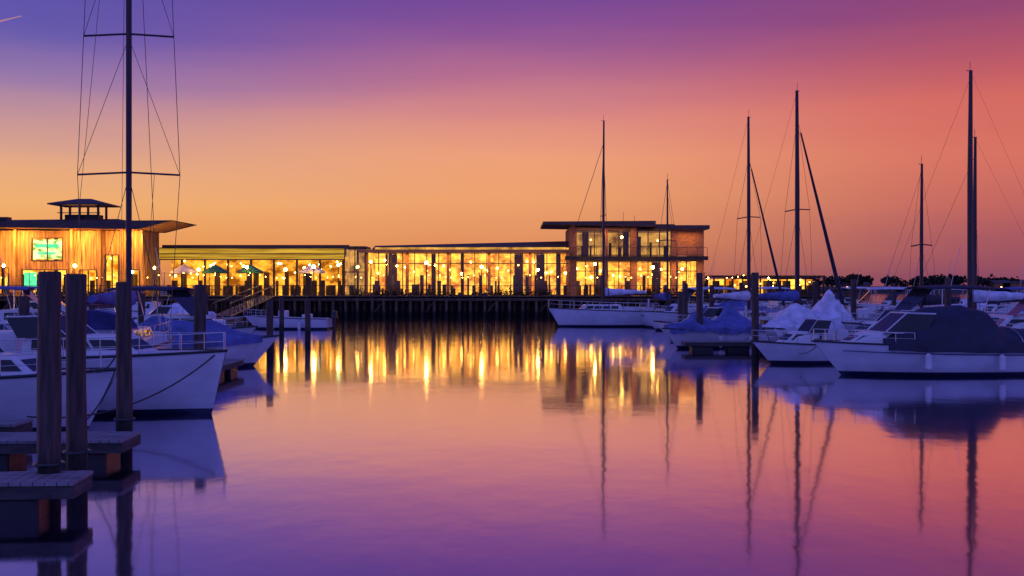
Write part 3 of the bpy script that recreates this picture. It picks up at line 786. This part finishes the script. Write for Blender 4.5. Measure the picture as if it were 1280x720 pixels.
# D: two-storey hall
e = top('two_storey_hall', (12.9, 116.8, 1.9))
p = P()
p.box(-6.9, -6.2, 0, .5, 0, 7.25); p.box(-3.35, -2.95, -.05, .45, 0, 7.25); p.box(-.55, .1, -.1, .5, 0, 7.25); p.box(3.7, 4.2, -.05, .45, 0, 7.0); p.box(6.4, 7.1, 0, .5, 0, 7.0)
p.box(-6.9, -6.6, .5, 9, 0, 7.25); p.box(6.8, 7.1, .5, 9, 0, 7.0); p.box(4.2, 6.4, .1, .4, 4.3, 7.0)
p.done('brick_piers', 'brick', e)
room(e, -6.2, 6.4, .6, 7, .1, 3.75, 'warm', seed=11, dens=1.2); room(e, -6.2, 4.1, .6, 6, 4.25, 7.0, 'dimglow', seed=12, dens=.5)
for a, b in ((-6.2, -3.35), (-2.95, -.55), (.1, 3.7)):
    curtain(e, a, b, .2, 4.3, 7.0, 1.1, (4.35, 5.3, 6.95)); curtain(e, a, b, .2, 0.1, 3.8, 1.1, (.2, 2.7, 3.75))
curtain(e, 4.2, 6.4, .2, 0.1, 3.8, 1.1, (.2, 2.7, 3.75))
p = P(); p.box(-7.4, 7.4, -.9, -.12, 3.82, 4.22); p.box(-6.88, 7.08, .52, 9, 3.8, 4.2); p.done('floor_slab', 'frame', e)
p = P(); p.hexa([(-9.7, -1.5, 7.5), (1.9, -1.5, 7.27), (1.9, 9.5, 7.37), (-9.7, 9.5, 7.55), (-9.7, -1.5, 7.78), (1.9, -1.5, 7.85), (1.9, 9.5, 7.85), (-9.7, 9.5, 7.78)])
p.box(1.92, 7.5, -1.2, 9, 7.02, 7.42); p.done('flat_roofs', 'roof', e)
p = P(); p.box(-6.2, -.6, .15, .4, 7.02, 7.24); p.done('transom_boards', 'soffit', e)
bal = P()
for i in range(15): xx = -7.3+i*14.6/14; bal.box(xx-.02, xx+.02, -.86, -.82, 4.22, 5.1)
bal.box(-7.3, 7.3, -.87, -.81, 5.1, 5.14); bal.done('balcony_rail', 'frame', e)
arealight(e, (-3, -1.0, 7.15), 5, .5, 150); arealight(e, (3, -1.2, 3.7), 7, .5, 240); arealight(e, (5.3, -1, 6.8), 2, .4, 70)
p = P(); p.tube([(-1, 3, 7.85), (-1, 3, 9)], .02); p.tube([(0.2, 3, 7.85), (0.2, 3, 8.7)], .02); p.box(2.5, 4.5, 3, 5, 7.43, 7.75); p.done('roof_equipment', 'frame', e)

# E: dining pergola on the right
e = top('dining_pergola', (26, 116.5, 2.0)); p = P(); b = P(); f = P()
for i in range(7):
    xx = -5+i*1.9
    for yy in (0, 4): p.box(xx-.08, xx+.08, yy-.08, yy+.08, 0, 1.9)
p.box(-5.3, 6.7, -.1, .1, 1.9, 2.05); p.box(-5.3, 6.7, 3.9, 4.1, 1.9, 2.05)
for i in range(24): xx = -5.1+i*.5; p.box(xx-.03, xx+.03, -.4, 4.4, 2.052, 2.15)
p.done('timber_frame', 'frame', e)
w = P(); w.quad((-5, 4.3, 0), (6.4, 4.3, 0), (6.4, 4.3, 1.75), (-5, 4.3, 1.75)); w.done('rear_screen', 'warm', e)  # screen emits in place of light from the bulbs
for i in range(14): b.ball((rnd.uniform(-5, 6.5), rnd.uniform(0, 4), rnd.uniform(1.0, 1.8)), rnd.uniform(.04, .08), 6, 4)
for i in range(26): cx = rnd.uniform(-5, 6.2); f.box(cx, cx+rnd.uniform(.2, .5), rnd.uniform(.2, 3), 3.6, 0, rnd.choice([.7, 1.1, 1.6]))
b.done('bulbs', 'bulb', e); f.done('furniture', 'furn', e)

e = top('planter_hedge', (0, 111.9, 2.0)); p = P()
for i in range(2600):
    xx = rnd.choice([rnd.uniform(-16, -6), rnd.uniform(-4, 4), rnd.uniform(9, 20), rnd.uniform(-48, -37)]); zz = .1+abs(rnd.gauss(0, .28)); yy = rnd.uniform(-.35, .35)
    a = Vector((rnd.uniform(-1, 1), rnd.uniform(-1, 1), rnd.uniform(-1, 1))).normalized()*.12; b_ = a.cross(Vector((rnd.random(), rnd.random(), 1))).normalized()*.08
    c = Vector((xx, yy, zz)); p.quad(c-a, c-b_, c+a, c+b_)
p.done('leaves', 'leaf', e)

def treeline(name, x0, x1, y, n, hmin, hmax, seed):
    rn = random.Random(seed); e = top(name, ((x0+x1)/2, y, 1.2)); cx0 = (x0+x1)/2; p = P(); t = P()
    for i in range(n):
        cx = rn.uniform(x0, x1)-cx0; hh = (hmin+(hmax-hmin)*(.5+.5*noise.noise(Vector((cx*.03, seed, 0)))))*rn.uniform(.75, 1.1); cy = rn.uniform(-12, 12)
        t.tube([(cx, cy, -.5), (cx, cy, hh*.6)], [.3, .12], 5)
        for j in range(70):
            d = Vector((rn.gauss(0, 1), rn.gauss(0, 1), rn.gauss(0, .8))); d.normalize(); d *= rn.uniform(.4, 1)
            c = Vector((cx+d.x*hh*.5, cy+d.y*hh*.5, hh*.58+d.z*hh*.42))
            a = Vector((rn.uniform(-1, 1), rn.uniform(-1, 1), rn.uniform(-1, 1))).normalized()*hh*rn.uniform(.1, .18); b_ = a.cross(Vector((rn.random(), rn.random(), 1))).normalized()*hh*.11
            p.quad(c-a, c-b_, c+a, c+b_)
    p.done('foliage', 'leaf', e); t.done('trunks', 'pile', e)
treeline('distant_trees', 90, 520, 495, 200, 5.0, 8.5, 2)
treeline('distant_trees', -120, 100, 505, 70, 3.5, 5.5, 6)
e = top('distant_houses', (180, 488, 1.4)); p = P(); b = P(); rfp = P()
for i in range(16):
    cx = rnd.uniform(-70, 220); w = rnd.uniform(6, 14); hh = rnd.uniform(1.8, 3.4); p.box(cx-w/2, cx+w/2, 0, 8, -.3, hh)
    rfp.add([(cx-w/2-.4, -.4, hh), (cx+w/2+.4, -.4, hh), (cx+w/2+.4, 8.4, hh), (cx-w/2-.4, 8.4, hh), (cx-w/2, 4, hh+1.3), (cx+w/2, 4, hh+1.3)], [(0, 1, 5, 4), (2, 3, 4, 5), (1, 2, 5), (3, 0, 4)])
    if i % 2:
        xx = cx+rnd.uniform(-w*.4, w*.4); b.box(xx-.35, xx+.35, -.06, -.02, .6, 1.5)
p.done('house_walls', 'brick', e); rfp.done('house_roofs', 'roof', e); b.done('lit_windows', 'farlight', e)

e = top('contrail', (-1430, 3000, 695)); p = P()
p.tube([(0, 0, 0), (60, 0, 18), (118, 0, 32)], [.5, 2.6, 1.0], 6); p.done('vapour', emit('vapour_glow', (.55, .27, .40), .75), e, True)

# ---------------------------------------------------------------- sky
W = bpy.data.worlds.new('World'); S.world = W; W.use_nodes = True; nt = W.node_tree; nt.nodes.clear()
out = N(nt, 'ShaderNodeOutputWorld'); tc = N(nt, 'ShaderNodeTexCoord'); sx = N(nt, 'ShaderNodeSeparateXYZ'); nt.links.new(tc.outputs['Generated'], sx.inputs[0])
def M2(op, a, b=None, clamp=False):
    n = N(nt, 'ShaderNodeMath', operation=op); n.use_clamp = clamp
    for i, v in enumerate((a, b)):
        if v is None: continue
        if isinstance(v, (int, float)): n.inputs[i].default_value = v
        else: nt.links.new(v, n.inputs[i])
    return n.outputs[0]
mpn = N(nt, 'ShaderNodeMapping'); mpn.inputs['Scale'].default_value = (2.2, 2.2, 26); nt.links.new(tc.outputs['Generated'], mpn.inputs[0])
cn = N(nt, 'ShaderNodeTexNoise'); cn.inputs['Scale'].default_value = 1.3; cn.inputs['Detail'].default_value = 4; nt.links.new(mpn.outputs[0], cn.inputs[0])
wob = M2('MULTIPLY', M2('SUBTRACT', cn.outputs[0], .5), .026)
zz = M2('ADD', sx.outputs[2], wob)
hyp = M2('SQRT', M2('ADD', M2('MULTIPLY', sx.outputs[0], sx.outputs[0]), M2('MULTIPLY', sx.outputs[1], sx.outputs[1])))
az = M2('DIVIDE', sx.outputs[0], hyp)
def rp(st):
    r = ramp(nt, [(p_, lin(c_)) for p_, c_ in st], 'LINEAR'); nt.links.new(zz, r.inputs[0]); return r.outputs[0]
up = [(.45, (50, 50, 146)), (.8, (66, 76, 184)), (1.0, (74, 84, 192))]
left = rp([(0, (200, 118, 66)), (.03, (232, 152, 82)), (.07, (238, 172, 110)), (.10, (226, 166, 130)), (.135, (194, 144, 150)), (.17, (148, 116, 168)), (.21, (94, 82, 170)), (.30, (60, 56, 152))]+up)
cent = rp([(0, (188, 108, 78)), (.03, (218, 136, 90)), (.075, (236, 160, 108)), (.115, (236, 158, 120)), (.15, (218, 136, 130)), (.185, (182, 106, 140)), (.225, (134, 76, 148)), (.27, (98, 60, 150))]+up)
right = rp([(0, (126, 68, 100)), (.03, (160, 84, 98)), (.075, (198, 102, 96)), (.11, (214, 112, 98)), (.15, (212, 104, 96)), (.185, (186, 86, 102)), (.225, (148, 68, 114)), (.30, (104, 52, 130))]+up)
def mixc(f, a, b):
    m = N(nt, 'ShaderNodeMixRGB'); nt.links.new(f, m.inputs[0]); nt.links.new(a, m.inputs[1])
    if isinstance(b, tuple): m.inputs[2].default_value = b
    else: nt.links.new(b, m.inputs[2])
    return m.outputs[0]
def mrange(v, a, b):
    m = N(nt, 'ShaderNodeMapRange'); m.interpolation_type = 'SMOOTHSTEP'; m.inputs[1].default_value = a; m.inputs[2].default_value = b; nt.links.new(v, m.inputs[0]); return m.outputs[0]
c = mixc(mrange(az, -.42, .02), left, cent); c = mixc(mrange(az, .0, .42), c, right)
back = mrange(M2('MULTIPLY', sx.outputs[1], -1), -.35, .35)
c = mixc(back, c, lin((104, 110, 212)))  # flat blue-lilac glow added behind the camera to light boat fronts
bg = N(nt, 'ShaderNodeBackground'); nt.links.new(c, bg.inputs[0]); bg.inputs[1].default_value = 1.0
sk = N(nt, 'ShaderNodeTexSky'); sk.sky_type = 'NISHITA'; sk.sun_disc = False; sk.sun_elevation = R(1.5); sk.sun_rotation = R(-62)
bg2 = N(nt, 'ShaderNodeBackground'); nt.links.new(sk.outputs[0], bg2.inputs[0]); bg2.inputs[1].default_value = .008
ad = N(nt, 'ShaderNodeAddShader'); nt.links.new(bg.outputs[0], ad.inputs[0]); nt.links.new(bg2.outputs[0], ad.inputs[1]); nt.links.new(ad.outputs[0], out.inputs[0])

sl = bpy.data.lights.new('sun', 'SUN'); sl.energy = .2; sl.angle = R(8); sl.color = (1, .6, .45)
so = bpy.data.objects.new('sun', sl); S.collection.objects.link(so)
dv = Vector((-math.sin(R(62)), math.cos(R(62)), math.tan(R(3)))); so.rotation_euler = dv.to_track_quat('Z', 'Y').to_euler(); so.location = (-60, 40, 30)

# ---------------------------------------------------------------- camera
cam = bpy.data.cameras.new('camera'); co = bpy.data.objects.new('camera', cam); S.collection.objects.link(co)
co.location = (0, 0, 3); co.rotation_euler = (R(90), 0, 0); cam.lens = 39.4; cam.sensor_width = 36; cam.clip_start = .1; cam.clip_end = 8000
cam.shift_y = -.0016
S.camera = co
S.view_settings.view_transform = 'Standard'; S.view_settings.look = 'None'; S.view_settings.exposure = 0
